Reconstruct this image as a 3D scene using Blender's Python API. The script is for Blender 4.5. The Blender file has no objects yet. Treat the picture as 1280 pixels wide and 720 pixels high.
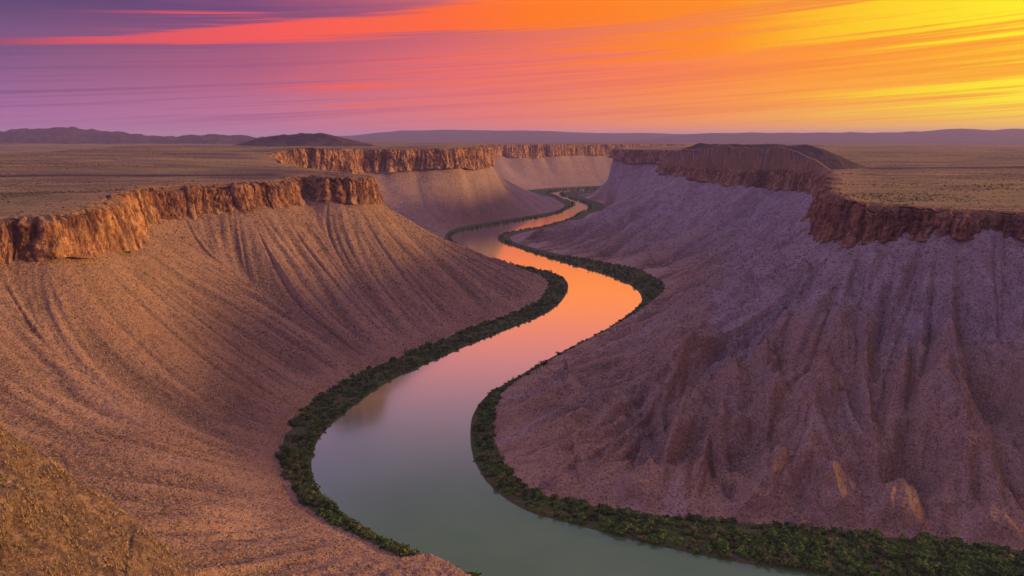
import bpy, math, time
import numpy as np
from mathutils import Vector
T0 = time.time()
R = math.radians
rng = np.random.default_rng(11)
sc = bpy.context.scene
COL = sc.collection

# ------------------------------------------------------------------ camera model
F, PITCH, CAMZ = 865.0, R(12.45), 200.0
cp, sp = math.cos(PITCH), math.sin(PITCH)
def ray(px, py):
    cx = (px - 640) / F; cy = (360 - py) / F
    return cx, cp + cy * sp, -sp + cy * cp
def ground(px, py, z=0.0):
    dx, dy, dz = ray(px, py); t = (z - CAMZ) / dz
    return dx * t, dy * t
def at(px, Y, py):
    dx, dy, dz = ray(px, py); t = Y / dy
    return dx * t, Y, CAMZ + dz * t
def project(x, y, z):
    dz = z - CAMZ
    dep = y * cp - dz * sp; up = y * sp + dz * cp
    return 640 + F * x / dep, 360 - F * up / dep, dep

# ------------------------------------------------------------------ numeric helpers
_tab = np.random.default_rng(5).random(65536).astype(np.float32)
def _h(ix, iy, seed):
    n = (ix.astype(np.int64) * 374761393 + iy.astype(np.int64) * 668265263 + seed * 974634777)
    n = (n ^ (n >> 13)) * 1274126177
    return _tab[((n ^ (n >> 16)) & 65535)]
def vn(x, y, seed=0):
    x = np.asarray(x, np.float64); y = np.asarray(y, np.float64)
    ix = np.floor(x); iy = np.floor(y); fx = x - ix; fy = y - iy
    fx = fx * fx * fx * (fx * (fx * 6 - 15) + 10); fy = fy * fy * fy * (fy * (fy * 6 - 15) + 10)
    a = _h(ix, iy, seed); b = _h(ix + 1, iy, seed); c = _h(ix, iy + 1, seed); d = _h(ix + 1, iy + 1, seed)
    return ((a + (b - a) * fx) * (1 - fy) + (c + (d - c) * fx) * fy) * 2 - 1
def fbm(x, y, seed=0, octv=4, gain=.5):
    s = 0; a = 1; t = 0
    for o in range(octv):
        s = s + a * vn(x * 2 ** o + 17.3 * o, y * 2 ** o - 9.1 * o, seed + o); t += a; a *= gain
    return s / t
def ridged(x, y, seed=0, octv=4, gain=.5):
    s = 0; a = 1; t = 0
    for o in range(octv):
        s = s + a * (1 - np.abs(vn(x * 2 ** o + 7.3 * o, y * 2 ** o - 3.1 * o, seed + o)) * 2); t += a; a *= gain
    return s / t
def sst(a, b, x):
    t = np.clip((x - a) / (b - a), 0, 1); return t * t * (3 - 2 * t)
def blur(a, n):
    for ax in (0, 1):
        for _ in range(3):
            p = np.pad(a, [(n, n) if i == ax else (0, 0) for i in (0, 1)], mode='edge').astype(np.float64)
            c = np.cumsum(p, axis=ax)
            c = np.concatenate([np.zeros_like(np.take(c, [0], axis=ax)), c], axis=ax)
            L = a.shape[ax]
            hi = np.take(c, range(2 * n + 1, 2 * n + 1 + L), axis=ax); lo = np.take(c, range(0, L), axis=ax)
            a = (hi - lo) / (2 * n + 1)
    return a
class Grid:
    def __init__(s, x0, x1, y0, y1, d):
        s.x0, s.y0, s.d = x0, y0, d
        s.nx = int((x1 - x0) / d) + 1; s.ny = int((y1 - y0) / d) + 1
        s.X, s.Y = np.meshgrid(x0 + np.arange(s.nx) * d, y0 + np.arange(s.ny) * d)
    def samp(s, A, x, y):
        u = np.clip((x - s.x0) / s.d, 0, s.nx - 1.001); v = np.clip((y - s.y0) / s.d, 0, s.ny - 1.001)
        i = u.astype(np.int32); j = v.astype(np.int32); fu = u - i; fv = v - j
        return (A[j, i] * (1 - fu) + A[j, i + 1] * fu) * (1 - fv) + (A[j + 1, i] * (1 - fu) + A[j + 1, i + 1] * fu) * fv
    def inside(s, x, y, m=0):
        a = (x - s.x0); b = (s.x0 + (s.nx - 1) * s.d - x); c = (y - s.y0); d = (s.y0 + (s.ny - 1) * s.d - y)
        return np.clip(np.minimum(np.minimum(a, b), np.minimum(c, d)) / max(m, 1e-6), 0, 1)
def catmull(P, step):
    P = np.array(P, float); out = []
    for i in range(len(P) - 1):
        p0 = P[max(i - 1, 0)]; p1 = P[i]; p2 = P[i + 1]; p3 = P[min(i + 2, len(P) - 1)]
        st = step if np.isscalar(step) else step(p1)
        n = max(1, int(math.hypot(*(p2 - p1)[:2]) / st))
        for k in range(n):
            t = k / n
            out.append(.5 * ((2 * p1) + (p2 - p0) * t + (2 * p0 - 5 * p1 + 4 * p2 - p3) * t * t + (3 * p1 - p0 - 3 * p2 + p3) * t ** 3))
    out.append(P[-1]); return np.array(out)
def poly_sdf(P, X, Y, closed=True):
    """signed distance (negative inside) to a closed polygon, and the index of the nearest sample"""
    P = P[:, :2].astype(np.float32); x = X.ravel().astype(np.float32); y = Y.ravel().astype(np.float32)
    Q = np.roll(P, -1, axis=0); best = np.full(x.shape, 1e12, np.float32); idx = np.zeros(x.shape, np.int32)
    ins = np.zeros(x.shape, bool)
    for c0 in range(0, len(x), 40000):
        xs = x[c0:c0 + 40000]; ys = y[c0:c0 + 40000]
        b = np.full(xs.shape, 1e12, np.float32); ii = np.zeros(xs.shape, np.int32); odd = np.zeros(xs.shape, bool)
        for k in range(len(P)):
            d = (xs - P[k, 0]) ** 2 + (ys - P[k, 1]) ** 2
            m = d < b; b[m] = d[m]; ii[m] = k
            if closed:
                ya, yb = P[k, 1], Q[k, 1]
                if ya != yb:
                    cr = ((ya > ys) != (yb > ys)) & (xs < (Q[k, 0] - P[k, 0]) * (ys - ya) / (yb - ya) + P[k, 0]); odd ^= cr
        best[c0:c0 + 40000] = b; idx[c0:c0 + 40000] = ii; ins[c0:c0 + 40000] = odd
    # exact distance to the two segments at the nearest sample
    def seg(i, j):
        ax, ay = P[i, 0], P[i, 1]; bx, by = P[j, 0] - ax, P[j, 1] - ay
        t = np.clip(((x - ax) * bx + (y - ay) * by) / np.maximum(bx * bx + by * by, 1e-9), 0, 1)
        return np.hypot(x - ax - t * bx, y - ay - t * by)
    n = len(P)
    dd = np.minimum(seg(idx, (idx + 1) % n), seg((idx - 1) % n, idx))
    return np.where(ins, -dd, dd).reshape(X.shape), idx.reshape(X.shape)

# ------------------------------------------------------------------ traced plan of the place
# water edge and edge of the green strip, both banks
def gp(L): return [ground(*p) for p in L]
WL = gp([(600, 720), (520, 690), (450, 655), (405, 620), (390, 590), (393, 560), (410, 535), (445, 505), (490, 475), (540, 452), (590, 430), (640, 410), (680, 393), (703, 375), (710, 355), (697, 344), (670, 336), (640, 330), (600, 318), (572, 305), (564, 297), (574, 290), (600, 285), (650, 276), (690, 269), (706, 263)])
WL = [(1500, 215), (800, 200), (420, 185), (250, 195), (120, 228)] + WL + [(186, 2060), (170, 2200), (142, 2380), (134, 2480), (196, 2580), (348, 2680), (560, 2900), (820, 3050), (1500, 3300)]
WR = gp([(1150, 737), (1000, 715), (900, 699), (800, 677), (720, 656), (655, 637), (612, 606), (592, 572), (588, 540), (593, 515), (612, 492), (652, 468), (702, 440), (760, 410), (795, 385), (802, 372), (790, 358), (760, 345), (720, 333), (680, 321), (650, 311), (628, 303), (622, 297), (634, 291), (680, 282), (712, 273), (724, 265)])
WR = [(1500, 300), (800, 290), (480, 272), (330, 262), (240, 264)] + WR + [(205, 1900), (222, 2050), (200, 2190), (170, 2350), (170, 2450), (240, 2540), (400, 2640), (620, 2740), (860, 2860), (1500, 3100)]
FL = gp([(590, 728), (500, 694), (420, 657), (380, 632), (360, 600), (351, 570), (360, 543), (385, 510), (420, 484), (470, 460), (530, 435), (600, 407), (645, 391), (675, 374), (686, 356), (682, 349), (660, 339), (630, 331), (596, 320), (565, 306), (556, 297), (566, 287), (600, 280), (650, 272), (690, 265), (704, 259)])
FL = [(1500, 195), (800, 182), (420, 168), (240, 178), (105, 210)] + FL + [(150, 2080), (100, 2200), (60, 2380), (20, 2510), (140, 2680), (320, 2800), (560, 2940), (820, 3090), (1500, 3340)]
FR = gp([(1280, 692), (1200, 681), (1100, 673), (1000, 662), (900, 653), (800, 644), (720, 630), (658, 612), (634, 588), (619, 555), (616, 520), (630, 490), (664, 466), (708, 440), (772, 405), (812, 379), (829, 363), (822, 350), (795, 337), (740, 326), (690, 316), (655, 307), (640, 301), (644, 294), (690, 285), (722, 277), (738, 267)])
FR = [(1500, 320), (800, 310), (480, 294), (360, 288), (305, 292)] + FR + [(255, 1900), (270, 2060), (250, 2180), (230, 2320), (235, 2390), (330, 2480), (450, 2580), (640, 2700), (870, 2820), (1500, 3060)]
cw = lambda A: catmull(A, lambda p: max(3.5, p[1] * .006))
RIVER = np.vstack([cw(WL), cw(WR)[::-1]])
FLOOR = np.vstack([cw(FL), cw(FR)[::-1]])

# the rims: (px, distance, row of the rim, row of the cliff's foot)
def rimpts(L):
    out = []
    for q in L:
        if len(q) == 5: out.append(q[1:]); continue
        px, Y, yt, yb = q
        x, _, zt = at(px, Y, yt); out.append((x, Y, zt, at(px, Y, yb)[2]))
    return out
LR = rimpts([('w', 1500, 20, 150, 120), ('w', 1000, -20, 150, 120), ('w', 600, -60, 150, 120), ('w', 300, -60, 150, 120), ('w', 60, -50, 150, 121), ('w', -120, -30, 150, 121), ('w', -270, 60, 150, 122), ('w', -370, 200, 150, 122), ('w', -390, 330, 150, 122),
    (-60, 425, 280, 338), (0, 450, 275, 328), (60, 462, 270, 318), (105, 490, 262, 311), (140, 540, 251, 302), (168, 615, 238, 290), (190, 665, 234, 276), (250, 705, 231, 265), (330, 745, 228, 252),
    (368, 790, 224, 248), (386, 850, 219, 243), (402, 800, 222, 246), (430, 795, 222, 247), (456, 812, 221, 248), (464, 850, 219, 245),
    ('w', -220, 930, 152, 118), ('w', -310, 1060, 154, 125), ('w', -390, 1190, 158, 132), ('w', -445, 1310, 165, 140), ('w', -462, 1380, 168, 138),
    (371, 1415, 186, 216), (400, 1430, 185.5, 215.5), (440, 1475, 186, 215.5), (449, 1530, 187, 214), (462, 1545, 187, 214), (530, 1560, 186, 210), (570, 1600, 184.5, 208), (606, 1690, 183, 207), (612, 1760, 182, 204),
    ('w', -100, 1950, 168, 125), ('w', -160, 2200, 165, 120), ('w', -190, 2500, 163, 115),
    (600, 2680, 181, 195), (650, 2760, 180.5, 195), (700, 2850, 180.5, 194), (760, 2990, 180, 192), (800, 3120, 180, 191), ('w', 900, 3350, 158, 120), ('w', 1500, 3600, 155, 120)])
RR = rimpts([('w', 1500, 2850, 158, 120), ('w', 900, 2600, 158, 120), ('w', 620, 2500, 160, 122),
    (806, 2350, 184, 190), (776, 2180, 185, 194), (772, 2080, 186, 197), (790, 2000, 187, 200), (822, 1930, 188, 202), ('w', 470, 1820, 160, 128), ('w', 470, 1700, 155, 128),
    (832, 1500, 206, 212), (855, 1380, 207, 219), (900, 1280, 210, 227), (950, 1200, 212, 232), (1000, 1120, 214, 237), (1034, 1040, 214, 239), (1036, 900, 219, 246), (1034, 740, 229, 263), (1035, 630, 239, 280), (1045, 562, 248, 294), (1066, 530, 253, 295),
    (1130, 510, 259, 291), (1200, 490, 264, 290), (1280, 474, 268, 290), (1340, 462, 270, 291), ('w', 450, 430, 147, 128), ('w', 600, 384, 148, 120), ('w', 950, 415, 150, 120), ('w', 1500, 480, 150, 120)])  # unseen right-hand end of the rim, set to block the low sun
LRs = catmull(LR, lambda p: max(3.0, p[1] * .005)); RRs = catmull(RR, lambda p: max(3.0, p[1] * .005))
def rough(Cv, seed):   # bays and buttresses in the rim
    d = np.gradient(Cv[:, :2], axis=0); d /= np.maximum(np.linalg.norm(d, axis=1), 1e-6)[:, None]
    s = np.concatenate([[0], np.cumsum(np.hypot(*np.diff(Cv[:, :2], axis=0).T))])
    amp = np.clip(Cv[:, 1] / 700, .8, 2.4)
    o = (vn(s / 46, s * 0, seed) * 5 + vn(s / 19, s * 0, seed + 3) * 3.2) * amp ** .7
    C2 = Cv.copy(); C2[:, 0] += -d[:, 1] * o; C2[:, 1] += d[:, 0] * o
    C2[:, 2] += (vn(s / 60, s * 0, seed + 5) * 1.0 + vn(s / 15, s * 0, seed + 6) * .8)
    C2[:, 3] += (vn(s / 40, s * 0, seed + 7) * 3 + vn(s / 14, s * 0, seed + 8) * 2.0)
    return C2
LRs = rough(LRs, 21); RRs = rough(RRs, 41)
CANYON = np.vstack([LRs, RRs])

G = Grid(-1000, 1400, -400, 3700, 5)
sR, _ = poly_sdf(RIVER, G.X, G.Y)
sF, _ = poly_sdf(FLOOR, G.X, G.Y)
sC, iC = poly_sdf(CANYON, G.X, G.Y)
print('sdf', round(time.time() - T0, 1))
zt = blur(CANYON[iC, 2], 5); zb = blur(CANYON[iC, 3], 3)
side = np.where(iC < len(LRs), -1.0, 1.0)            # left bank / right bank
t = np.clip(sF, 0, None) / np.maximum(np.clip(sF, 0, None) + np.clip(-sC, 0, None), 1e-3)
t = np.where(sC > 0, 1, t)
prof = np.where(side < 0, .55 * t + .45 * t ** 1.7, .5 * t + .5 * t ** 1.9)
h0 = 1.2 + (zb + 4.5 - 1.2) * prof
h0 = blur(h0, 1)

# ------------------------------------------------------------------ flow-aligned relief
def lic(g, H, noise, steps, ds):
    gy, gx = np.gradient(H, g.d); m = np.hypot(gx, gy) + 1e-4; gx /= m; gy /= m
    acc = noise.copy(); w = 1.0
    for sgn in (1, -1):
        x = g.X.copy(); y = g.Y.copy()
        for k in range(steps):
            u = g.samp(gx, x, y); v = g.samp(gy, x, y)
            x = x + sgn * u * ds; y = y + sgn * v * ds
            wk = 1 - k / steps
            acc += g.samp(noise, x, y) * wk; w += wk
    acc /= w
    return (acc - acc.mean()) / acc.std()
G1 = Grid(-800, 1000, 60, 2700, 4)
H1 = blur(G.samp(h0, G1.X, G1.Y), 2)
def wn(g, n, seed):
    return blur(np.random.default_rng(seed).standard_normal(g.X.shape), n)
L1 = lic(G1, H1, wn(G1, 2, 1), 40, 4.5)      # broad gullies
L2 = lic(G1, H1, wn(G1, 3, 2), 45, 6)        # spurs
G2 = Grid(-460, 560, 110, 1000, 1.5)
H2 = blur(G.samp(h0, G2.X, G2.Y), 4)
H2 = H2 + G1.samp(L2, G2.X, G2.Y) * np.where(G2.X > 40, 3.0, .8)
L3 = lic(G2, H2, wn(G2, 1, 3), 36, 2.2)      # rills
L4 = lic(G2, H2, wn(G2, 0, 4), 26, 1.4)
L5 = lic(G2, H2, wn(G2, 4, 5), 18, 3.0)      # broken ribs
L6 = lic(G2, H2, wn(G2, 2, 6), 12, 2.4)
print('lic', round(time.time() - T0, 1))

# ridges: polylines with a crest height and a falloff, joined to the land by a soft maximum
def ridge_field(x, y, pts, fall, power=1.0):
    P = np.array(pts, float); best = np.full(x.shape, -1e9)
    for a, b in zip(P[:-1], P[1:]):
        dx, dy = b[0] - a[0], b[1] - a[1]
        tt = np.clip(((x - a[0]) * dx + (y - a[1]) * dy) / (dx * dx + dy * dy), 0, 1)
        d = np.hypot(x - a[0] - tt * dx, y - a[1] - tt * dy)
        best = np.maximum(best, a[2] + (b[2] - a[2]) * tt - fall * d ** power)
    return best
def smax(a, b, k):
    h = np.clip(.5 + .5 * (a - b) / k, 0, 1); return b + (a - b) * h + k * h * (1 - h)
def knoll_field(x, y):
    P = np.array(KNOLL); bd = np.full(x.shape, 1e9); bz = np.zeros(x.shape); sg = np.ones(x.shape)
    for a, b in zip(P[:-1], P[1:]):
        dx, dy = b[0] - a[0], b[1] - a[1]
        tt = np.clip(((x - a[0]) * dx + (y - a[1]) * dy) / (dx * dx + dy * dy), 0, 1)
        d = np.hypot(x - a[0] - tt * dx, y - a[1] - tt * dy); m = d < bd
        cr = dx * (y - a[1]) - dy * (x - a[0])
        bd = np.where(m, d, bd); bz = np.where(m, a[2] + (b[2] - a[2]) * tt, bz); sg = np.where(m, np.sign(cr), sg)
    d = bd * sg                       # positive on the river side
    return bz - np.where(d > 0, 1.0 * d, -.12 * d + 0) + np.where(d < 0, .06 * d, 0)
def P3(px, Y, py): return at(px, Y, py)
def RG(L, up=0): return [(lambda p: (p[0], p[1], p[2] + up))(P3(*q)) for q in L]
KNOLL = RG([(-200, 205, 470), (-60, 212, 512), (0, 216, 534), (50, 220, 566), (110, 224, 606), (170, 228, 650), (215, 232, 695), (250, 236, 730)])
SPUR_PX = [  # folds of the right-hand slope: (px, py, how far the crest stands out), falloff
    ([(1095, 318, 2), (1068, 372, 9), (1012, 435, 13), (965, 480, 11), (880, 530, 3)], .8),
    ([(1240, 400, 4), (1190, 455, 9), (1120, 512, 9), (1062, 555, 9), (1040, 590, 9), (1052, 630, 6)], .8),
    ([(1330, 490, 1), (1260, 520, 3), (1205, 565, 6), (1184, 598, 6), (1176, 640, 4)], .95),
    ([(905, 350, 2), (872, 410, 8), (850, 455, 8), (790, 500, 2)], .6),
    ([(1190, 325, 2), (1180, 385, 9), (1140, 440, 11), (1100, 480, 6)], .75),
    ([(1010, 330, 2), (985, 390, 8), (930, 440, 8), (870, 480, 2)], .65),
    ([(1300, 330, 2), (1275, 400, 6), (1245, 450, 6), (1210, 500, 2)], .75),
    ([(1130, 590, 3), (1115, 615, 8), (1105, 645, 6)], .8), ([(1250, 600, 3), (1240, 625, 7), (1235, 655, 6)], .8), ([(830, 560, 2), (800, 590, 6), (780, 615, 4)], .6),
    ([(985, 560, 5), (960, 590, 10), (930, 625, 7)], .7),
]
HILLS = RG([(-260, 5200, 163), (-120, 5100, 162), (0, 5000, 164.5), (25, 5000, 162), (55, 5000, 161), (95, 4950, 160.5), (112, 4900, 164), (135, 4900, 167), (158, 4850, 165.5), (185, 4850, 169), (230, 4800, 170.5), (285, 4700, 169.5), (330, 4600, 172), (345, 4400, 175)], 4)
BUTTE = RG([(325, 2300, 174), (345, 2250, 169.5), (385, 2150, 166.5), (405, 2100, 167.5), (424, 2050, 173), (436, 2030, 179)])
MESA = RG([(832, 1640, 199), (856, 1500, 189), (878, 1390, 182), (905, 1330, 179.5), (940, 1280, 178), (985, 1205, 180.5), (1008, 1170, 184), (1026, 1140, 192)], 6)
SPURTOP = RG([(782, 2250, 183.5), (800, 2300, 182.5), (850, 2350, 184)])
MTN1 = RG([(430, 11000, 168.5), (478, 11000, 164.5), (505, 11000, 162.3), (560, 11000, 162), (620, 11000, 163), (660, 11000, 163.2), (720, 11000, 165), (800, 11000, 166.2), (900, 11000, 167.8)])
MTN2 = RG([(880, 9000, 167.2), (905, 9000, 165.8), (960, 9000, 166.3), (1060, 9000, 165.3), (1130, 9000, 163.8), (1165, 9000, 163), (1192, 9000, 160.8), (1215, 9000, 161), (1235, 9000, 162.6), (1262, 9000, 160.8), (1330, 9000, 160), (1500, 9000, 158), (1800, 9000, 161)])

def on_slope(px, py, lift):
    dx, dy, dz = ray(px, py); t_ = np.linspace(150, 900, 3000)
    hz = G.samp(h0, dx * t_, dy * t_) + lift * 1.25; k = int(np.argmax(CAMZ + dz * t_ < hz)); return dx * t_[k], dy * t_[k], CAMZ + dz * t_[k]
SPURS = [([on_slope(*q) for q in L], fl_) for L, fl_ in SPUR_PX]
def height(x, y):
    """height, and a few per-point values kept for the material and the split"""
    inG = G.inside(x, y, 60)
    r = G.samp(sR, x, y); f = G.samp(sF, x, y); c = G.samp(sC, x, y)
    c = np.where(inG > 0, c, 500.0); f = np.where(inG > 0, f, 500.); r = np.where(inG > 0, r, 500.)
    sd = np.where(G.samp(side, x, y) < 0, -1.0, 1.0)
    b = G.samp(h0, x, y)
    tt = np.clip(f, 0, None) / np.maximum(np.clip(f, 0, None) + np.clip(-c, 0, None), 1e-3)
    win = sst(0.0, .22, tt) * (1 - .8 * sst(.72, 1.0, tt)) * (c < 0)
    i1 = G1.inside(x, y, 40); i2 = G2.inside(x, y, 25)
    l1 = G1.samp(L1, x, y) * i1; l2 = G1.samp(L2, x, y) * i1; l3 = G2.samp(L3, x, y) * i2; l4 = G2.samp(L4, x, y) * i2; l5 = G2.samp(L5, x, y) * i2; l6 = G2.samp(L6, x, y) * i2
    right = sst(-1, 1, sd)
    h = b.copy()
    # spurs of the right bank
    clay = np.zeros(x.shape)
    near = (y < 640) & (y > 200) & (x > 20)
    wob = fbm(x / 28, y / 28, 70) * 7 + fbm(x / 9, y / 9, 74, 3) * 1.8
    if near.any():
        xs, ys = x[near], y[near]; wv = wob[near] * 1.0; s_ = np.full(xs.shape, -1e9)
        for crest, fall in SPURS: s_ = np.maximum(s_, ridge_field(xs, ys, crest, fall) + wv * .8)
        hh = smax(s_, h[near], 3.5)
        clay[near] = sst(1, 7, s_ - h[near] + 3) * sst(0, 8, f[near]) * (1 - sst(55, 90, h[near]))
        h[near] = h[near] + (hh - h[near]) * (win[near] > 0) * sst(0, 12, f[near])
    h = h + win * right * ((np.abs(l2) - .7) * 9.0 + l2 * 2.5 + wob * 1.0 + (np.abs(l3) - .7) * 1.6 + (np.abs(l5) - .7) * 7.5 + (np.abs(l6) - .7) * 3.6) + win * (1 - right) * (l2 * 1.0 + (np.abs(l2) - .7) * 1.2 + (np.abs(l3) - .7) * 1.5 + fbm(x / 40, y / 40, 78, 3) * 1.6)
    gul = np.exp(-(l1 / .32) ** 2); h = h - win * gul * (1.1 + 4.2 * right) * sst(.05, .5, tt)
    h = h + win * l1 * (.7 + 1.5 * right)
    gul2 = np.exp(-((l3 - .3) / .38) ** 2); h = h - win * gul2 * (.8 + .9 * right) + win * l3 * (.4 + .4 * right)
    h = h + win * l4 * .34
    h = h + (c < 0) * (f > 0) * (fbm(x / 5, y / 5, 90, 3) * .35) * np.clip(f / 10, 0, 1)
    # the near knoll
    nk = (y < 420) & (x < 120)
    if nk.any():
        xs, ys = x[nk], y[nk]
        k = knoll_field(xs, ys) + fbm(xs / 14, ys / 14, 95) * 2.2 + fbm(xs / 4, ys / 4, 96, 3) * .6
        h[nk] = smax(k, h[nk], 5.0)
    # valley floor and river bed
    fl = .9 + fbm(x / 9, y / 9, 30, 3) * .4
    bed = np.where(r < 0, -np.clip(-r * .35, 0, 3), np.clip(r * .5, 0, 1.0) * fl)
    h = np.where(f < 0, bed, np.where(f < 10, bed + (h - bed) * sst(0, 10, f), h))
    h = np.where((f >= 0) & (r < 3), np.minimum(h, bed), h)
    # plateau
    dist = np.hypot(x, y)
    zp = G.samp(zt, x, y); zp = zp + (152 - zp) * (1 - inG)
    zp = zp + (fbm(x / 260, y / 90, 50, 4) * 3.2 + fbm(x / 30, y / 12, 55, 3) * .35) * sst(2, 40, c)
    zp = zp + 1.6 * sst(0, 8, y - 872 - .03 * x - fbm(x / 200, x * 0, 51) * 5) * (x < -150) * sst(0, 60, c) + 2.6 * sst(0, 8, y - 1165 + fbm(x / 150, x * 0, 52) * 6) * (x > 300) * sst(0, 60, c)
    zp = zp - 75 * sst(3900, 5200, y + fbm(x / 900, y / 900, 53) * 300)
    w = sst(4.5, 8.0, c)
    h = h + (zp - h) * w
    plate = w
    def land(pts, fall, n1, a1, k, seed, cond, y0, y1, cap=None):
        nonlocal h
        m = (y > y0) & (y < y1) & (c > 6) & cond
        if m.any():
            xs, ys = x[m], y[m]
            q = ridge_field(xs, ys, pts, fall) + ridged(xs / n1, ys / n1, seed, 5) * a1 - a1 * .3
            if cap is not None: q = np.minimum(q, cap + fbm(xs / 45, ys / 45, seed + 9) * 5)
            h[m] = smax(q, h[m], k)
            hill[m] = np.maximum(hill[m], sst(0, k, q - zp[m]))
    hill = np.zeros(x.shape)
    land(HILLS, .13, 210, 24, 6, 60, x < 100, 3500, 7500)
    land(BUTTE, .24, 120, 7, 4, 61, x < 0, 1700, 3500)
    land(MESA, .40, 90, 5, 3, 62, x > 200, 1000, 2300, 183)
    land(SPURTOP, .35, 90, 3, 3, 63, x > 100, 1900, 2800)
    mt = (y > 6800)
    if mt.any():
        xs, ys = x[mt], y[mt]
        q = np.maximum(ridge_field(xs, ys, MTN1, .10), ridge_field(xs, ys, MTN2, .10)) + ridged(xs / 1200, ys / 1200, 65, 5) * 16 - 5
        h[mt] = smax(q, h[mt], 20); hill[mt] = sst(0, 30, q - zp[mt]) * 2
    return h, dict(r=r, f=f, c=c, side=sd, tt=tt, l1=l1, l2=l2, l5=l5, l6=l6, l3=l3, l4=l4, plate=plate, clay=clay, hill=hill, gul=gul * win, gul2=gul2 * win, win=win)

# ------------------------------------------------------------------ materials
def mat(name):
    m = bpy.data.materials.new(name); m.use_nodes = True; nt = m.node_tree; nt.nodes.clear()
    out = nt.nodes.new('ShaderNodeOutputMaterial'); return m, nt, out
class N:
    """small node-graph writer"""
    def __init__(s, nt): s.nt = nt
    def new(s, t, **k):
        n = s.nt.nodes.new(t)
        for a, b in k.items(): setattr(n, a, b)
        return n
    def link(s, v, sock):
        if hasattr(v, 'is_linked') or isinstance(v, bpy.types.NodeSocket): s.nt.links.new(v, sock)
        else:
            if isinstance(v, tuple) and len(v) == 3 and sock.type == 'RGBA': v = (*v, 1)
            sock.default_value = v
    def math(s, op, a, b=None, c=None, clamp=False):
        n = s.new('ShaderNodeMath', operation=op); n.use_clamp = clamp
        for i, v in enumerate((a, b, c)):
            if v is not None: s.link(v, n.inputs[i])
        return n.outputs[0]
    def mix(s, f, a, b, blend='MIX'):
        n = s.new('ShaderNodeMix', data_type='RGBA', blend_type=blend)
        s.link(f, n.inputs[0]); s.link(a, n.inputs[6]); s.link(b, n.inputs[7]); return n.outputs[2]
    def ramp(s, f, stops, interp='LINEAR'):
        n = s.new('ShaderNodeValToRGB'); cr = n.color_ramp; cr.interpolation = interp
        while len(cr.elements) < len(stops): cr.elements.new(.5)
        for e, (p, c) in zip(cr.elements, stops):
            e.position = p; e.color = (*c, 1) if len(c) == 3 else c
        s.link(f, n.inputs[0]); return n.outputs[0]
    def step(s, f, a, b):
        n = s.new('ShaderNodeMapRange', interpolation_type='SMOOTHSTEP'); s.link(f, n.inputs[0])
        n.inputs[1].default_value = a; n.inputs[2].default_value = b; return n.outputs[0]
    def noise(s, vec, scale, detail=4, rough=.55, dist=0.0):
        n = s.new('ShaderNodeTexNoise'); s.link(vec, n.inputs['Vector']); n.inputs['Scale'].default_value = scale
        n.inputs['Detail'].default_value = detail; n.inputs['Roughness'].default_value = rough; n.inputs['Distortion'].default_value = dist
        return n.outputs[0]
    def vmul(s, vec, v):
        n = s.new('ShaderNodeVectorMath', operation='MULTIPLY'); s.link(vec, n.inputs[0]); n.inputs[1].default_value = v; return n.outputs[0]
    def attr(s, name, out='Fac'):
        n = s.new('ShaderNodeAttribute', attribute_name=name); return n.outputs[out]
    def sep(s, v):
        n = s.new('ShaderNodeSeparateXYZ'); s.link(v, n.inputs[0]); return n.outputs
    def comb(s, x, y, z):
        n = s.new('ShaderNodeCombineXYZ')
        for i, v in enumerate((x, y, z)): s.link(v, n.inputs[i])
        return n.outputs[0]
    def bump(s, h, dist, strength=1.0, normal=None):
        n = s.new('ShaderNodeBump'); s.link(h, n.inputs['Height']); n.inputs['Distance'].default_value = dist; n.inputs['Strength'].default_value = strength
        if normal is not None: s.link(normal, n.inputs['Normal'])
        return n.outputs[0]
def pbsdf(n, out, color, rough=.95, normal=None, spec=.15):
    b = n.new('ShaderNodeBsdfPrincipled'); n.link(color, b.inputs['Base Color']); n.link(rough, b.inputs['Roughness'])
    b.inputs['Specular IOR Level'].default_value = spec
    if normal is not None: n.link(normal, b.inputs['Normal'])
    n.nt.links.new(b.outputs[0], out.inputs[0]); return b

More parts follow.
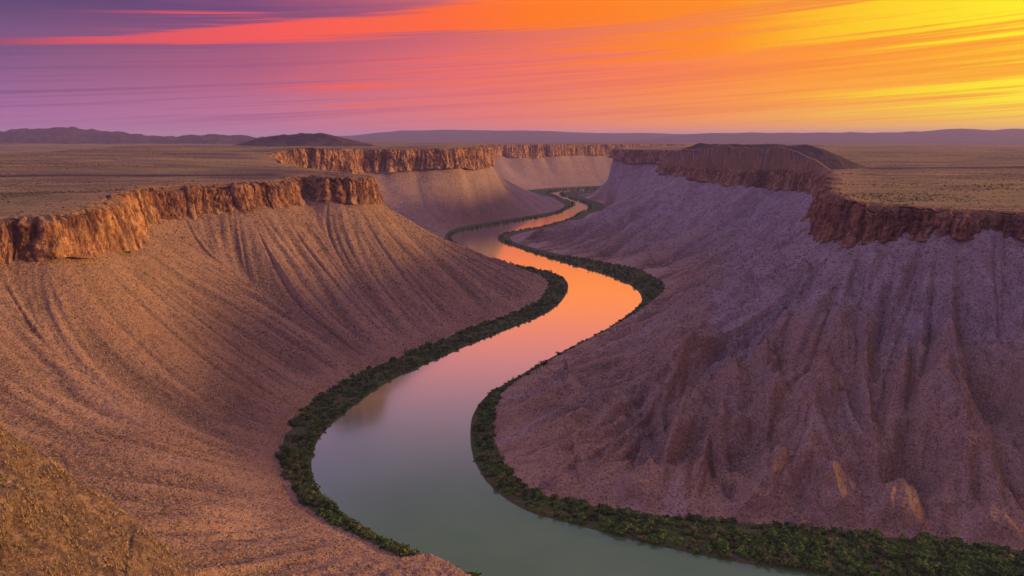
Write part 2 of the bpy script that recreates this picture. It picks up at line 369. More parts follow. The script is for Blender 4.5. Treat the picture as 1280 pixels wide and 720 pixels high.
def slope_material():
    m, nt, out = mat('talus_slope'); n = N(nt)
    P = n.new('ShaderNodeNewGeometry').outputs['Position']
    big = n.noise(P, .012, 5, .6, .4); mid = n.noise(P, .07, 5, .65); fine = n.noise(P, .9, 3, .6); grit = n.noise(P, 2.6, 2, .6)
    base = n.mix(n.step(big, .36, .64), (.42, .25, .13), (.53, .335, .18))
    base = n.mix(n.math('MULTIPLY', n.step(mid, .5, .72), .55), base, (.235, .15, .125))
    fl = n.attr('flow')           # streaks that run down the fall line
    base = n.mix(n.math('MULTIPLY', n.step(fl, .55, .95), .5), base, (.44, .29, .21))
    spn = n.attr('relief_shade')  # gully floors painted darker, rib crests paler, to shade in the weak relief
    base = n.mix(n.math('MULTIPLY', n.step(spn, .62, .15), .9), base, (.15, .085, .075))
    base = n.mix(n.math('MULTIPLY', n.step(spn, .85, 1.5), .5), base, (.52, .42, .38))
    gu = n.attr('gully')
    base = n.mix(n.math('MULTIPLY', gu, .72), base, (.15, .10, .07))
    rt = n.attr('grey')           # greyer scree of the right bank; far left greyed to look unlit
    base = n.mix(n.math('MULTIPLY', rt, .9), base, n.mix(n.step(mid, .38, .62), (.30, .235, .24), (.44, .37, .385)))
    v = n.new('ShaderNodeTexVoronoi'); n.link(P, v.inputs['Vector']); v.inputs['Scale'].default_value = .62
    vc = n.sep(v.outputs['Color'])
    dot = n.math('MULTIPLY', n.math('LESS_THAN', v.outputs['Distance'], .34), n.math('GREATER_THAN', vc[0], .45))
    base = n.mix(n.math('MULTIPLY', dot, .8), base, (.11, .085, .05))
    v2 = n.new('ShaderNodeTexVoronoi'); n.link(P, v2.inputs['Vector']); v2.inputs['Scale'].default_value = 1.7
    vc2 = n.sep(v2.outputs['Color'])
    base = n.mix(n.math('MULTIPLY', n.math('GREATER_THAN', vc2[0], .68), .6), base, (.52, .38, .29))
    base = n.mix(n.math('MULTIPLY', n.step(fine, .5, .7), .45), base, (.15, .10, .075))
    gr = n.attr('grass')
    grs = n.mix(n.step(n.noise(P, .3, 4, .7), .38, .56), (.30, .215, .12), (.12, .085, .065))
    base = n.mix(n.math('MULTIPLY', gr, n.step(mid, .25, .5)), base, grs)
    sp = n.attr('clay')
    base = n.mix(n.math('MULTIPLY', sp, n.step(mid, .3, .5)), base, n.mix(n.step(fine, .4, .62), (.47, .32, .225), (.30, .19, .14)))
    bk = n.step(n.math('ADD', n.attr('bank'), n.math('MULTIPLY', n.math('SUBTRACT', mid, .5), 1.2)), .35, .6)
    base = n.mix(bk, base, n.mix(n.step(mid, .4, .6), n.mix(n.step(fine, .4, .6), (.04, .10, .014), (.10, .17, .035)), (.12, .12, .05)))
    rub = n.noise(P, .3, 4, .75)
    base = n.mix(n.math('MULTIPLY', n.math('MULTIPLY', n.step(rub, .52, .64), n.math('SUBTRACT', 1.0, bk)), .5), base, (.13, .085, .07))
    hsum = n.math('ADD', n.math('MULTIPLY', fine, 1.0), n.math('MULTIPLY', grit, .35))
    hsum = n.math('ADD', hsum, n.math('MULTIPLY', dot, .35))
    nb = n.bump(hsum, 1.7, 1.0)
    nb = n.bump(n.noise(P, .22, 5, .7), 5.0, .9, nb)
    pbsdf(n, out, base, .95, nb); return m
def plateau_material():
    m, nt, out = mat('plateau_steppe'); n = N(nt)
    P = n.new('ShaderNodeNewGeometry').outputs['Position']
    st = n.noise(n.vmul(P, (.0011, .0062, 0)), 1, 5, .6, .3); s2 = n.noise(n.vmul(P, (.004, .022, 0)), 1, 4, .6); fine = n.noise(P, .35, 4, .7)
    base = n.ramp(st, [(.36, (.12, .075, .05)), (.45, (.25, .19, .07)), (.52, (.14, .09, .052)), (.60, (.31, .23, .085)), (.7, (.18, .12, .06))])
    base = n.mix(n.math('MULTIPLY', n.step(s2, .5, .68), .6), base, (.10, .07, .05))
    base = n.mix(n.math('MULTIPLY', n.step(fine, .5, .66), .5), base, (.08, .06, .035))
    base = n.mix(n.attr('scrub'), base, (.05, .032, .032))
    base = n.mix(n.math('MULTIPLY', n.attr('edge'), .7), base, n.mix(n.step(fine, .4, .6), (.42, .26, .10), (.20, .13, .06)))
    nb = n.bump(n.math('ADD', fine, n.noise(P, .06, 4, .6)), 2.0, .8)
    pbsdf(n, out, base, .95, nb); return m
def hill_material():
    m, nt, out = mat('hill_rock'); n = N(nt)
    P = n.new('ShaderNodeNewGeometry').outputs['Position']
    a = n.noise(P, .012, 6, .65)
    base = n.ramp(a, [(.35, (.035, .024, .026)), (.55, (.065, .042, .038)), (.7, (.10, .066, .052))])
    pbsdf(n, out, base, .95, n.bump(n.noise(P, .03, 6, .65), 14, .8)); return m
def cliff_material():
    m, nt, out = mat('basalt_cliff'); n = N(nt)
    P = n.new('ShaderNodeNewGeometry').outputs['Position']
    cv = n.attr('rise')
    col = n.noise(n.vmul(P, (.34, .34, .05)), 1, 5, .65, .3); big = n.noise(n.vmul(P, (.035, .035, .03)), 1, 3, .5); fine = n.noise(n.vmul(P, (1.2, 1.2, .5)), 1, 4, .65)
    base = n.ramp(col, [(.33, (.07, .032, .022)), (.44, (.28, .135, .058)), (.54, (.48, .26, .11)), (.66, (.58, .36, .18))])
    base = n.mix(n.math('MULTIPLY', n.step(big, .48, .64), .65), base, (.12, .052, .04))
    pale = n.math('MULTIPLY', n.step(n.noise(n.vmul(P, (.05, .05, .03)), 1, 4, .6, .5), .5, .6), n.step(cv, .62, .15))
    base = n.mix(n.math('MULTIPLY', pale, .8), base, (.56, .36, .20))
    top = n.step(cv, .93, 1.0)
    base = n.mix(n.math('MULTIPLY', top, .75), base, n.mix(n.step(fine, .42, .6), (.34, .22, .09), (.13, .085, .045)))
    base = n.mix(n.math('MULTIPLY', n.step(fine, .52, .7), .5), base, (.08, .04, .03))
    crack = n.attr('crack'); base = n.mix(n.math('MULTIPLY', crack, .75), base, (.045, .02, .016))  # cracks between columns darkened in colour, to read as shadow slots
    dk = n.attr('dark'); base = n.mix(n.math('MULTIPLY', dk, .62), base, n.mix(n.step(col, .35, .65), (.055, .022, .022), (.15, .055, .045)))  # shaded cliffs painted darker; the amount of shade is set per cliff
    hs = n.math('ADD', n.math('MULTIPLY', col, 1.2), n.math('MULTIPLY', fine, .5))
    pbsdf(n, out, base, .92, n.bump(hs, 2.2, .9)); return m
def bank_material():
    m, nt, out = mat('riverside_ground'); n = N(nt)
    P = n.new('ShaderNodeNewGeometry').outputs['Position']
    a = n.noise(P, .06, 4, .6); b = n.noise(P, .8, 4, .7)
    base = n.mix(n.step(a, .42, .6), (.035, .062, .014), (.07, .072, .03)); base = n.mix(n.math('MULTIPLY', n.step(b, .45, .65), .6), base, (.022, .03, .01))
    pbsdf(n, out, base, .95, n.bump(b, 1.0, .9)); return m
def water_material():
    m, nt, out = mat('river_water'); n = N(nt)
    P = n.new('ShaderNodeNewGeometry').outputs['Position']
    w1 = n.noise(n.vmul(P, (.25, .12, 1)), 1, 3, .5, .2); w2 = n.noise(P, .02, 3, .5)
    w3 = n.noise(n.vmul(P, (.05, .03, 1)), 1, 4, .55, .5)
    nb = n.bump(n.math('ADD', w1, n.math('MULTIPLY', w3, 3.0)), .08, .22)
    d = n.new('ShaderNodeBsdfDiffuse'); n.link(n.mix(n.step(w2, .35, .65), (.065, .14, .045), (.08, .16, .058)), d.inputs['Color'])
    g = n.new('ShaderNodeBsdfGlossy'); g.inputs['Roughness'].default_value = .13; g.inputs['Color'].default_value = (1, 1, 1, 1); n.link(nb, g.inputs['Normal'])
    fr = n.new('ShaderNodeLayerWeight'); fr.inputs['Blend'].default_value = .5
    f = n.math('ADD', .12, n.math('MULTIPLY', n.step(fr.outputs['Facing'], .40, .80), .84))
    mx = n.new('ShaderNodeMixShader'); n.link(f, mx.inputs[0]); nt.links.new(d.outputs[0], mx.inputs[1]); nt.links.new(g.outputs[0], mx.inputs[2]); nt.links.new(mx.outputs[0], out.inputs[0])
    return m
def leaf_material(name, c1, c2):
    m, nt, out = mat(name); n = N(nt)
    P = n.new('ShaderNodeNewGeometry').outputs['Position']
    base = n.mix(n.step(n.noise(P, .35, 3, .6), .35, .65), c1, c2)
    b = pbsdf(n, out, base, .8, None, .2); return m
def plain(name, c, sc_=2.0):
    m, nt, out = mat(name); n = N(nt); P = n.new('ShaderNodeNewGeometry').outputs['Position']
    q = n.noise(P, sc_, 4, .6)
    pbsdf(n, out, n.mix(n.step(q, .35, .65), tuple(v * .6 for v in c), c), .95, n.bump(q, .3, .8)); return m
M_slope = slope_material(); M_plat = plateau_material(); M_hill = hill_material(); M_cliff = cliff_material(); M_bank = bank_material(); M_water = water_material()
M_leaf = [leaf_material('willow_leaf', (.045, .105, .014), (.11, .20, .03)), leaf_material('olive_leaf', (.085, .115, .028), (.17, .19, .045)), leaf_material('dark_leaf', (.022, .06, .012), (.055, .11, .02))]
M_bark = plain('grey_bark', (.12, .09, .07)); M_scrub = plain('sagebrush', (.105, .085, .05), .5); M_grass = plain('dry_grass', (.52, .38, .18), .3); M_rock = plain('talus_rock', (.36, .25, .19), .8)
M_out = plain('outcrop_rock', (.42, .24, .12), 1.2)

# ------------------------------------------------------------------ mesh output
def mesh_np(name, V, Q, material, smooth=True, attrs=None, link=True):
    me = bpy.data.meshes.new(name); k = Q.shape[1]
    me.vertices.add(len(V)); me.vertices.foreach_set('co', np.ascontiguousarray(V, np.float32).ravel())
    me.loops.add(Q.size); me.loops.foreach_set('vertex_index', np.ascontiguousarray(Q, np.int32).ravel())
    me.polygons.add(len(Q)); me.polygons.foreach_set('loop_start', np.arange(0, Q.size, k, dtype=np.int32))
    try: me.polygons.foreach_set('loop_total', np.full(len(Q), k, np.int32))
    except Exception: pass
    me.update(calc_edges=True)
    me.polygons.foreach_set('use_smooth', np.full(len(Q), smooth)); me.update()
    for a, v in (attrs or {}).items():
        at_ = me.attributes.new(a, 'FLOAT', 'POINT'); at_.data.foreach_set('value', np.ascontiguousarray(v, np.float32).ravel())
    if isinstance(material, (list, tuple)):
        for m_ in material: me.materials.append(m_)
    else: me.materials.append(material)
    o = bpy.data.objects.new(name, me)
    if link: COL.objects.link(o)
    return o
def tag(o, label=None, cat=None, group=None, kind=None):
    if label: o['label'] = label
    if cat: o['category'] = cat
    if group: o['group'] = group
    if kind: o['kind'] = kind
    return o

# ------------------------------------------------------------------ the land: one rings-and-spokes sheet, finer near the viewer, split by what it is
def build_land():
    fine = np.radians(np.arange(-50, 50.001, .075))
    coarse_r = np.radians(np.linspace(50, 310, 66)[1:-1])
    ang = np.concatenate([fine, coarse_r])
    rad = np.concatenate([[1, 15, 35, 60, 90], np.geomspace(115, 3600, 1230), np.geomspace(3600, 30000, 130)[1:]])
    A, Rr = np.meshgrid(ang, rad); X = Rr * np.sin(A); Y = Rr * np.cos(A)
    nr, na = X.shape
    H, a = height(X.ravel(), Y.ravel())
    x, y = X.ravel(), Y.ravel()
    V = np.stack([x, y, H], 1)
    i = np.arange(nr - 1)[:, None] * na; j = np.arange(na)[None]; j2 = (j + 1) % na
    Q = np.stack([i + j, i + j2, i + na + j2, i + na + j], -1).reshape(-1, 4)[:, ::-1]
    qc = lambda v: v[Q].mean(1)
    c, f, sd, hill, yy = qc(a['c']), qc(a['f']), qc(a['side']), qc(a['hill']), qc(y)
    xx = qc(x)
    cls = np.where(c > 6.2, np.where(xx < np.where(yy < 1900, 0, 150), 2, 3), np.where(f < 1.5, 4, np.where(sd < 0, 0, 1)))
    knoll = np.clip(1 - np.abs((H - knoll_field(x, y))) / 5, 0, 1) * (y < 330) * (1 - sst(-112, -92, x + fbm(x / 7, y / 7, 97, 3) * 9))
    kq = qc(knoll)
    cls = np.where((kq > .15) & (cls == 0), 9, cls)
    cls = np.where((hill > .25) & (c > 6.2), np.where(yy > 6800, np.where(xx < 2350, 7, 8), np.where(xx < 0, np.where(yy < 3500, 6, 5), np.where(yy > 1850, 11, 10))), cls)
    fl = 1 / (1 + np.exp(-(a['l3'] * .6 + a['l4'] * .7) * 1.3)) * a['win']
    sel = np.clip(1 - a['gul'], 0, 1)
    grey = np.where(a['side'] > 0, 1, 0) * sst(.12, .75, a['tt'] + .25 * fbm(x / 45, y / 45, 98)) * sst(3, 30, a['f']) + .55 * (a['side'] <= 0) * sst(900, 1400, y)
    ln = np.exp(-((y - 876 - .03 * x - fbm(x / 200, x * 0, 51) * 5) / 7) ** 2) * (x < -150) + np.exp(-((y - 1169 + fbm(x / 150, x * 0, 52) * 6) / 12) ** 2) * (x > 300)
    att = {'relief_shade': np.where(a['side'] > 0, np.where(y < 950, .35 * np.abs(a['l2']) + .45 * np.abs(a['l5']) + .3 * np.abs(a['l6']), np.abs(a['l2'])) + .12 * vn(x / 6, y / 6, 44), .7) * (a['win'] > 0) + .7 * (a['win'] <= 0), 'clay': a['clay'], 'bank': np.clip(.5 - a['f'] / 6, 0, 1), 'flow': fl, 'gully': np.clip(a['gul'] * .8 + a['gul2'] * .75, 0, 1), 'grey': grey, 'grass': knoll, 'scrub': ln * .85, 'edge': np.clip(1 - (a['c'] - 10) / (45 + 30 * vn(x / 25, y / 25, 57)), 0, 1) * (y < 1300)}
    names = {0: ('canyon_slope', M_slope, 'tan boulder strewn talus slope dropping from the left cliff to the river', 'slope'),
             1: ('canyon_slope', M_slope, 'purple grey gullied talus slope below the right hand cliff', 'slope'),
             2: ('plateau', M_plat, 'flat olive brown steppe on top of the left canyon rim', 'plateau'),
             3: ('plateau', M_plat, 'flat brown steppe on top of the right canyon rim', 'plateau'),
             4: ('riverbank', M_slope, 'green overgrown low ground along both river edges', 'riverbank'),
             5: ('hills', M_hill, 'long low dark purple hills on the left horizon', 'hills'),
             6: ('butte', M_hill, 'low dark butte rising behind the sunlit cliff', 'hill'),
             7: ('mountain', M_hill, 'pale lilac far mountain on the middle of the horizon', 'mountain'),
             8: ('mountain', M_hill, 'faint violet mountain line on the right horizon under yellow sky', 'mountain'),
             9: ('knoll', M_slope, 'golden grassy knoll in the lower left corner', 'knoll'),
             10: ('mesa', M_hill, 'dark flat topped mesa above the right canyon rim', 'mesa'),
             11: ('mesa', M_hill, 'small hazy mesa behind the large mesa where the canyon narrows', 'mesa')}
    for k, (nm, mt, lb, cat) in names.items():
        m = cls == k
        if not m.any(): print('empty class', k); continue
        q = Q[m]; u, inv = np.unique(q, return_inverse=True)
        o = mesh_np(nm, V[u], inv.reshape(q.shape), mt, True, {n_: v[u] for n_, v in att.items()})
        tag(o, lb, cat, None, 'structure')
build_land()
print('land', round(time.time() - T0, 1))

# ------------------------------------------------------------------ river sheet
def build_river():
    g = Grid(-420, 1400, 20, 3300, 10)
    keep = g.samp(g.X * 0, g.X, g.Y) == 0
    s = G.samp(sR, g.X, g.Y)
    V = np.stack([g.X.ravel(), g.Y.ravel(), np.zeros(g.X.size)], 1)
    i = np.arange(g.ny - 1)[:, None] * g.nx; j = np.arange(g.nx - 1)[None]
    Q = np.stack([i + j, i + j + 1, i + g.nx + j + 1, i + g.nx + j], -1).reshape(-1, 4)
    m = s.ravel()[Q].min(1) < 9
    Q = Q[m]; u, inv = np.unique(Q, return_inverse=True)
    o = mesh_np('river', V[u], inv.reshape(Q.shape), M_water, True)
    tag(o, 'calm winding river mirroring the sunset between the two canyon slopes', 'river', None, 'structure')
build_river()

# ------------------------------------------------------------------ cliffs: a curtain of fluted rock below each rim
def cliff_curtain(Cv, i0, i1, seed, label, inward, dark=0.0):
    seg = Cv[i0:i1 + 1]
    s = np.concatenate([[0], np.cumsum(np.hypot(*np.diff(seg[:, :2], axis=0).T))])
    full_s = np.concatenate([[0], np.cumsum(np.hypot(*np.diff(Cv[:, :2], axis=0).T))])
    dm = np.hypot(seg[:, 0], seg[:, 1]).min()
    ds = max(.55, dm * .0011)
    n = int(s[-1] / ds) + 1; ss = np.linspace(0, s[-1], n); S = ss + full_s[i0]
    C_ = np.stack([np.interp(ss, s, seg[:, k]) for k in range(4)], 1)
    w = max(3, int(9 / ds)); ker = np.hanning(2 * w + 1); ker /= ker.sum()
    sm = np.stack([np.convolve(np.pad(C_[:, k], w, mode='reflect', reflect_type='odd'), ker, 'valid') for k in range(2)], 1)
    w2 = max(4, int(16 / ds)); k2 = np.hanning(2 * w2 + 1); k2 /= k2.sum()
    d = np.gradient(sm, axis=0); d = np.stack([np.convolve(np.pad(d[:, k], w2, mode='edge'), k2, 'valid') for k in range(2)], 1)
    d /= np.linalg.norm(d, axis=1)[:, None]
    nrm = np.stack([d[:, 1], -d[:, 0]], 1) * inward      # toward the canyon
    nv = 30
    v = np.linspace(0, 1, nv)[None]; S2 = S[:, None] + v * 0
    zt_, zb_ = C_[:, 2][:, None], C_[:, 3][:, None] - 5
    notch = sst(.45, .8, vn(S / 21, S * 0, seed + 31)) * 4.2 + sst(.1, .9, np.abs(vn(S / 5.5, S * 0, seed + 32))) * 2.6
    zt2 = zt_ - .4 - notch[:, None]
    Z = zb_ + (zt2 - zb_) * v
    wx = S2 + vn(S2 / 9, Z / 9, seed + 1) * 2.2
    colm = np.abs(vn(wx / 9.5, Z / 60, seed + 2)) * 4.2 + np.abs(vn(wx / 4.1, Z / 30, seed + 3)) * 2.4 + np.abs(vn(wx / 1.9, Z / 14, seed + 4)) * .9
    crack = np.exp(-(np.abs(vn(wx / 9.5, Z / 60, seed + 2)) / .16) ** 2) * .95 + np.exp(-(np.abs(vn(wx / 4.1, Z / 30, seed + 3)) / .15) ** 2) * .8
    butt = vn(wx / 26, Z / 80, seed + 5) * 3.0
    ledge = np.floor(v * 4.5 + vn(S2 / 30, v * 0, seed + 6) * .9 + vn(S2 / 7, v * 0, seed + 16) * .5); led = -ledge * 1.0
    out = colm + butt + led + 2.4 + (1 - v) * 3.2 + fbm(S2 / 3, Z / 2.2, seed + 7, 3) * 1.1 + np.round(vn(S2 / 4.5, Z / 3.5, seed + 17) * 2) * .5 - 4.0 * sst(.93, 1.0, v) ** 2
    out = out + np.clip(.3 - v, 0, 1) * 9 * sst(.0, .6, vn(wx / 13, v * 0, seed + 8))      # slumped blocks at the foot
    rows = [np.stack([sm[:, 0][:, None] + nrm[:, 0][:, None] * out, sm[:, 1][:, None] + nrm[:, 1][:, None] * out, Z], -1)]
    rise = np.repeat(v, n, 0)
    capo = np.array([-1.5, -4.0, -7.5, -11.5, -15])[None] + S2[:, :5] * 0
    capx = sm[:, 0][:, None] + nrm[:, 0][:, None] * capo; capy = sm[:, 1][:, None] + nrm[:, 1][:, None] * capo
    hh, _ = height(capx.ravel(), capy.ravel()); hh = hh.reshape(capx.shape)
    lift = np.array([.0, .0, .6, .25, -1.6])[None]
    capz = hh + lift; capz[:, 0] = np.maximum(zt2[:, 0] + .5, zt2[:, 0]); capz[:, 1] = (zt_[:, 0] + zt2[:, 0]) / 2 + .9
    capz[:, :3] += fbm(capx[:, :3] / 2.2, capy[:, :3] / 2.2, seed + 9, 3) * .55
    rows.append(np.stack([capx, capy, capz], -1))
    W = np.concatenate(rows, 1); nvv = W.shape[1]
    att_r = np.concatenate([rise, np.ones((n, 5))], 1); att_c = np.concatenate([np.clip(crack, 0, 1), np.zeros((n, 5))], 1)
    i = np.arange(n - 1)[:, None] * nvv; j = np.arange(nvv - 1)[None]
    Q = np.stack([i + j, i + nvv + j, i + nvv + j + 1, i + j + 1], -1).reshape(-1, 4)
    if inward < 0: Q = Q[:, ::-1]
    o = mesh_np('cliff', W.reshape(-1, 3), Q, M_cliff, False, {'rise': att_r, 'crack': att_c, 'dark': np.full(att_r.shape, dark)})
    tag(o, label, 'cliff', None, 'structure'); return o
def near_index(Cv, x, y): return int(np.argmin((Cv[:, 0] - x) ** 2 + (Cv[:, 1] - y) ** 2))
def li(k): return near_index(LRs, LR[k][0], LR[k][1])
def ri(k): return near_index(RRs, RR[k][0], RR[k][1])
cliff_curtain(LRs, li(3), li(15), 100, 'golden brown fluted cliff along the near left rim', 1)
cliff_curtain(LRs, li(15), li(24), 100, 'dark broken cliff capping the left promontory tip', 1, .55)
cliff_curtain(LRs, li(26), li(30), 130, 'brightly sunlit orange cliff below the dark butte', 1)
cliff_curtain(LRs, li(30), li(37), 130, 'long sunlit cliff band above the middle left slope', 1, .1)
cliff_curtain(LRs, li(39), li(45), 160, 'far hazy cliff band closing the canyon', 1)
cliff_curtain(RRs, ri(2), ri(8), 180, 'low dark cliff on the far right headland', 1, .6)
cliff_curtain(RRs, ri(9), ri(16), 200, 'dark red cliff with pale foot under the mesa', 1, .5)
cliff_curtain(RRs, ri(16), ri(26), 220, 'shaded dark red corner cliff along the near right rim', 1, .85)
print('cliffs', round(time.time() - T0, 1))

# ------------------------------------------------------------------ plants and stones
def blob_template(seed, nleaf, size, lobes=7, flat=.75):
    r = np.random.default_rng(seed)
    ctr = r.normal(0, .42, (lobes, 3)); ctr[:, 2] = np.abs(ctr[:, 2]) * .9 + .25; rad = r.uniform(.34, .6, lobes)
    k = r.integers(0, lobes, nleaf); u = r.normal(size=(nleaf, 3)); u /= np.linalg.norm(u, axis=1)[:, None]
    p = ctr[k] + u * (rad[k] * r.uniform(.6, 1.05, nleaf))[:, None]; p[:, 2] = np.maximum(p[:, 2] * flat, .03)
    nn = u + r.normal(0, .55, u.shape); nn /= np.linalg.norm(nn, axis=1)[:, None]
    a = np.cross(nn, r.normal(size=nn.shape)); a /= np.linalg.norm(a, axis=1)[:, None]; b = np.cross(nn, a)
    s = size * r.uniform(.6, 1.4, nleaf)[:, None]
    V = np.stack([p - a * s, p + b * s * .7, p + a * s, p - b * s * .7], 1)
    return V.reshape(-1, 3), np.arange(nleaf * 4).reshape(-1, 4)
def rock_template(seed, squash=.7):
    r = np.random.default_rng(seed)
    V = np.array([[0, 0, 1], [.9, 0, .35], [.28, .85, .35], [-.72, .52, .35], [-.72, -.52, .35], [.28, -.85, .35], [.8, .5, -.4], [-.3, .9, -.4], [-.95, 0, -.4], [-.3, -.9, -.4], [.8, -.5, -.4]], float)
    V += r.normal(0, .16, V.shape); V[:, 2] *= squash
    Fc = np.array([[0, 1, 2], [0, 2, 3], [0, 3, 4], [0, 4, 5], [0, 5, 1], [1, 6, 2], [2, 7, 3], [3, 8, 4], [4, 9, 5], [5, 10, 1], [2, 6, 7], [3, 7, 8], [4, 8, 9], [5, 9, 10], [1, 10, 6]])
    return V, Fc
def grass_template(seed, nb=9):
    r = np.random.default_rng(seed); V = []; Fc = []
    for k in range(nb):
        a = r.uniform(0, 6.28); l = r.uniform(.5, 1); le = r.uniform(.25, .9); w = .09
        bx, by = r.normal(0, .14, 2); d = np.array([math.cos(a), math.sin(a), 0]); q = np.array([-d[1], d[0], 0])
        b0 = np.array([bx, by, -.05]); V += [b0 - q * w, b0 + q * w, b0 + d * le + np.array([0, 0, l])]; Fc.append([3 * k, 3 * k + 1, 3 * k + 2])
    return np.array(V), np.array(Fc)
def merged(name, templates, xs, ys, zs, scales, material, seed, zsc=None):
    r = np.random.default_rng(seed); which = r.integers(0, len(templates), len(xs)); Vs = []; Fs = []; off = 0
    for k, (V, Fc) in enumerate(templates):
        m = which == k; n = m.sum()
        if not n: continue
        a = r.uniform(0, 6.283, n); ca, sa = np.cos(a)[:, None], np.sin(a)[:, None]; s = scales[m][:, None]
        X = (V[None, :, 0] * ca - V[None, :, 1] * sa) * s + xs[m][:, None]; Y = (V[None, :, 0] * sa + V[None, :, 1] * ca) * s + ys[m][:, None]
        Z = V[None, :, 2] * s * (1 if zsc is None else zsc[m][:, None]) + zs[m][:, None]
        Vs.append(np.stack([X, Y, Z], -1).reshape(-1, 3)); Fs.append((Fc[None] + (np.arange(n) * len(V))[:, None, None]).reshape(-1, Fc.shape[1]) + off); off += n * len(V)
    return mesh_np(name, np.vstack(Vs), np.vstack(Fs), material, False)
def in_view(x, y, z, m=60):
    px, py, dep = project(x, y, z); return (dep > 5) & (px > -m) & (px < 1280 + m) & (py < 720 + m) & (py > 0)

# slope scrub and stones (nobody could count them)
def scatter_slope(n, seed, ymax, near_pow=1.0):
    r = np.random.default_rng(seed)
    y = 120 + (ymax - 120) * r.random(n) ** near_pow; x = y * r.uniform(-.82, .82, n)
    keep = (x > -420) | (y > 380)
    x, y = x[keep], y[keep]
    h, a = height(x, y)
    return x, y, h, a, r
x, y, h, a, r = scatter_slope(300000, 7, 1500, .85)
ok = (a['c'] < 0) & (a['f'] > 3) & (r.random(len(x)) < np.clip(.12 + .75 * a['gul2'] + .5 * a['gul'] + .35 * (vn(x / 30, y / 30, 99) > .1), 0, 1)) & in_view(x, y, h, 30)
x, y, h = x[ok], y[ok], h[ok]; print('scrub', len(x))
sc_t = [blob_template(s, 9, .5, 3, .7) for s in range(5)]
o = merged('desert_scrub', sc_t, x, y, h, r.uniform(.2, .62, len(x)) * np.clip(y / 500, .8, 1.5), M_scrub, 3)
tag(o, 'small dark sagebrush dotted all over both canyon slopes', 'scrub', None, 'stuff')
x, y, h, a, r = scatter_slope(90000, 8, 900, .9)
ok = (a['c'] < 0) & (a['f'] > 2) & (r.random(len(x)) < np.clip(.18 + .6 * sst(.75, 1, a['tt']), 0, 1)) & in_view(x, y, h, 30)
x, y, h = x[ok], y[ok], h[ok]; print('stones', len(x))
o = merged('talus_stones', [rock_template(s) for s in range(5)], x, y, h, r.uniform(.2, .6, len(x)) * r.uniform(.6, 1.6, len(x)), M_rock, 4)
tag(o, 'loose pale stones strewn over the canyon slopes', 'stones', None, 'stuff')
r = np.random.default_rng(19); n_ = 130000; y = 380 + 1500 * r.random(n_) ** 1.2; x = y * r.uniform(-.85, .85, n_); h, a = height(x, y)
ok = (a['c'] > 7) & (r.random(n_) < np.clip(.12 + 1.1 * sst(.0, .5, fbm(x / 110, y / 45, 23)), 0, 1)) & in_view(x, y, h, 20)
x, y, h = x[ok], y[ok], h[ok]; print('plateau scrub', len(x))
o = merged('plateau_scrub', sc_t, x, y, h, r.uniform(.3, .9, len(x)), plain('steppe_shrub', (.13, .125, .05), .4), 6)
tag(o, 'low olive shrubs scattered over the flat plateau tops', 'scrub', None, 'stuff')
# grass on the knoll
r = np.random.default_rng(9); n = 60000
x = r.uniform(-260, 20, n); y = r.uniform(110, 320, n); h, a = height(x, y)
kn = np.clip(1 - np.abs(h - knoll_field(x, y)) / 6, 0, 1) * (1 - sst(-112, -92, x))
ok = (kn > r.random(n) * .8) & in_view(x, y, h, 40) & (vn(x / 4, y / 4, 3) + .5 * vn(x / 1.5, y / 1.5, 4) > -.05)
x, y, h = x[ok], y[ok], h[ok]; print('grass', len(x))
o = merged('dry_grass', [grass_template(s) for s in range(6)], x, y, h, r.uniform(.6, 1.7, len(x)) * (1 + .5 * (vn(x / 5, y / 5, 6) > .25)), M_grass, 5)
tag(o, 'golden dry grass tufts covering the knoll at lower left', 'grass', None, 'stuff')

# riverside shrubs
r = np.random.default_rng(12); n = 420000
y = 150 + 2700 * r.random(n) ** 1.6; x = y * r.uniform(-.95, .95, n)
rr = G.samp(sR, x, y); ff = G.samp(sF, x, y)
ok = (ff < .5) & (rr > 1.2) & ((y < 1150) | (rr < 9)) & (vn(x / 9, y / 9, 16) + .6 * vn(x / 3.5, y / 3.5, 17) > -.42) & in_view(x, y, 0 * x, 50)
x, y, rr, ff = x[ok], y[ok], rr[ok], ff[ok]
ordr = np.argsort(r.random(len(x))); cell = {}; keepi = []
for i in ordr:
    sp_ = max(1.9, y[i] * .0042) ; sp_ *= 1.0 if vn(x[i] / 25, y[i] / 25, 15) > -.45 else 1.5
    k = (int(x[i] // 6), int(y[i] // 6)); good = True
    for dx in (-1, 0, 1):
        for dy in (-1, 0, 1):
            for q in cell.get((k[0] + dx, k[1] + dy), ()):
                if (x[q] - x[i]) ** 2 + (y[q] - y[i]) ** 2 < sp_ * sp_: good = False; break
            if not good: break
        if not good: break
    if good: cell.setdefault(k, []).append(i); keepi.append(i)
keepi = np.array(keepi); x, y, rr, ff = x[keepi], y[keepi], rr[keepi], ff[keepi]
h, a = height(x, y); h = np.maximum(h, .05)
size = np.maximum(r.uniform(.7, 1.0, len(x)) ** 3 * 2.6 * np.clip(.55 + rr / 8, .55, 1.15), y * .0015)
size *= 1 + .35 * (vn(x / 14, y / 14, 18) > .3)
print('shrubs', len(x))
pr = size / np.hypot(x, y) * in_view(x, y, h, -8)
big = np.argsort(-pr)[:295]; isbig = np.zeros(len(x), bool); isbig[big] = True
tmpl = [blob_template(40 + s, 420, .17, 8, .8) for s in range(6)]
far_t = [blob_template(60 + s, 110, .27, 7, .8) for s in range(6)]
m_ = ~isbig; midm = m_ & (y < 480)
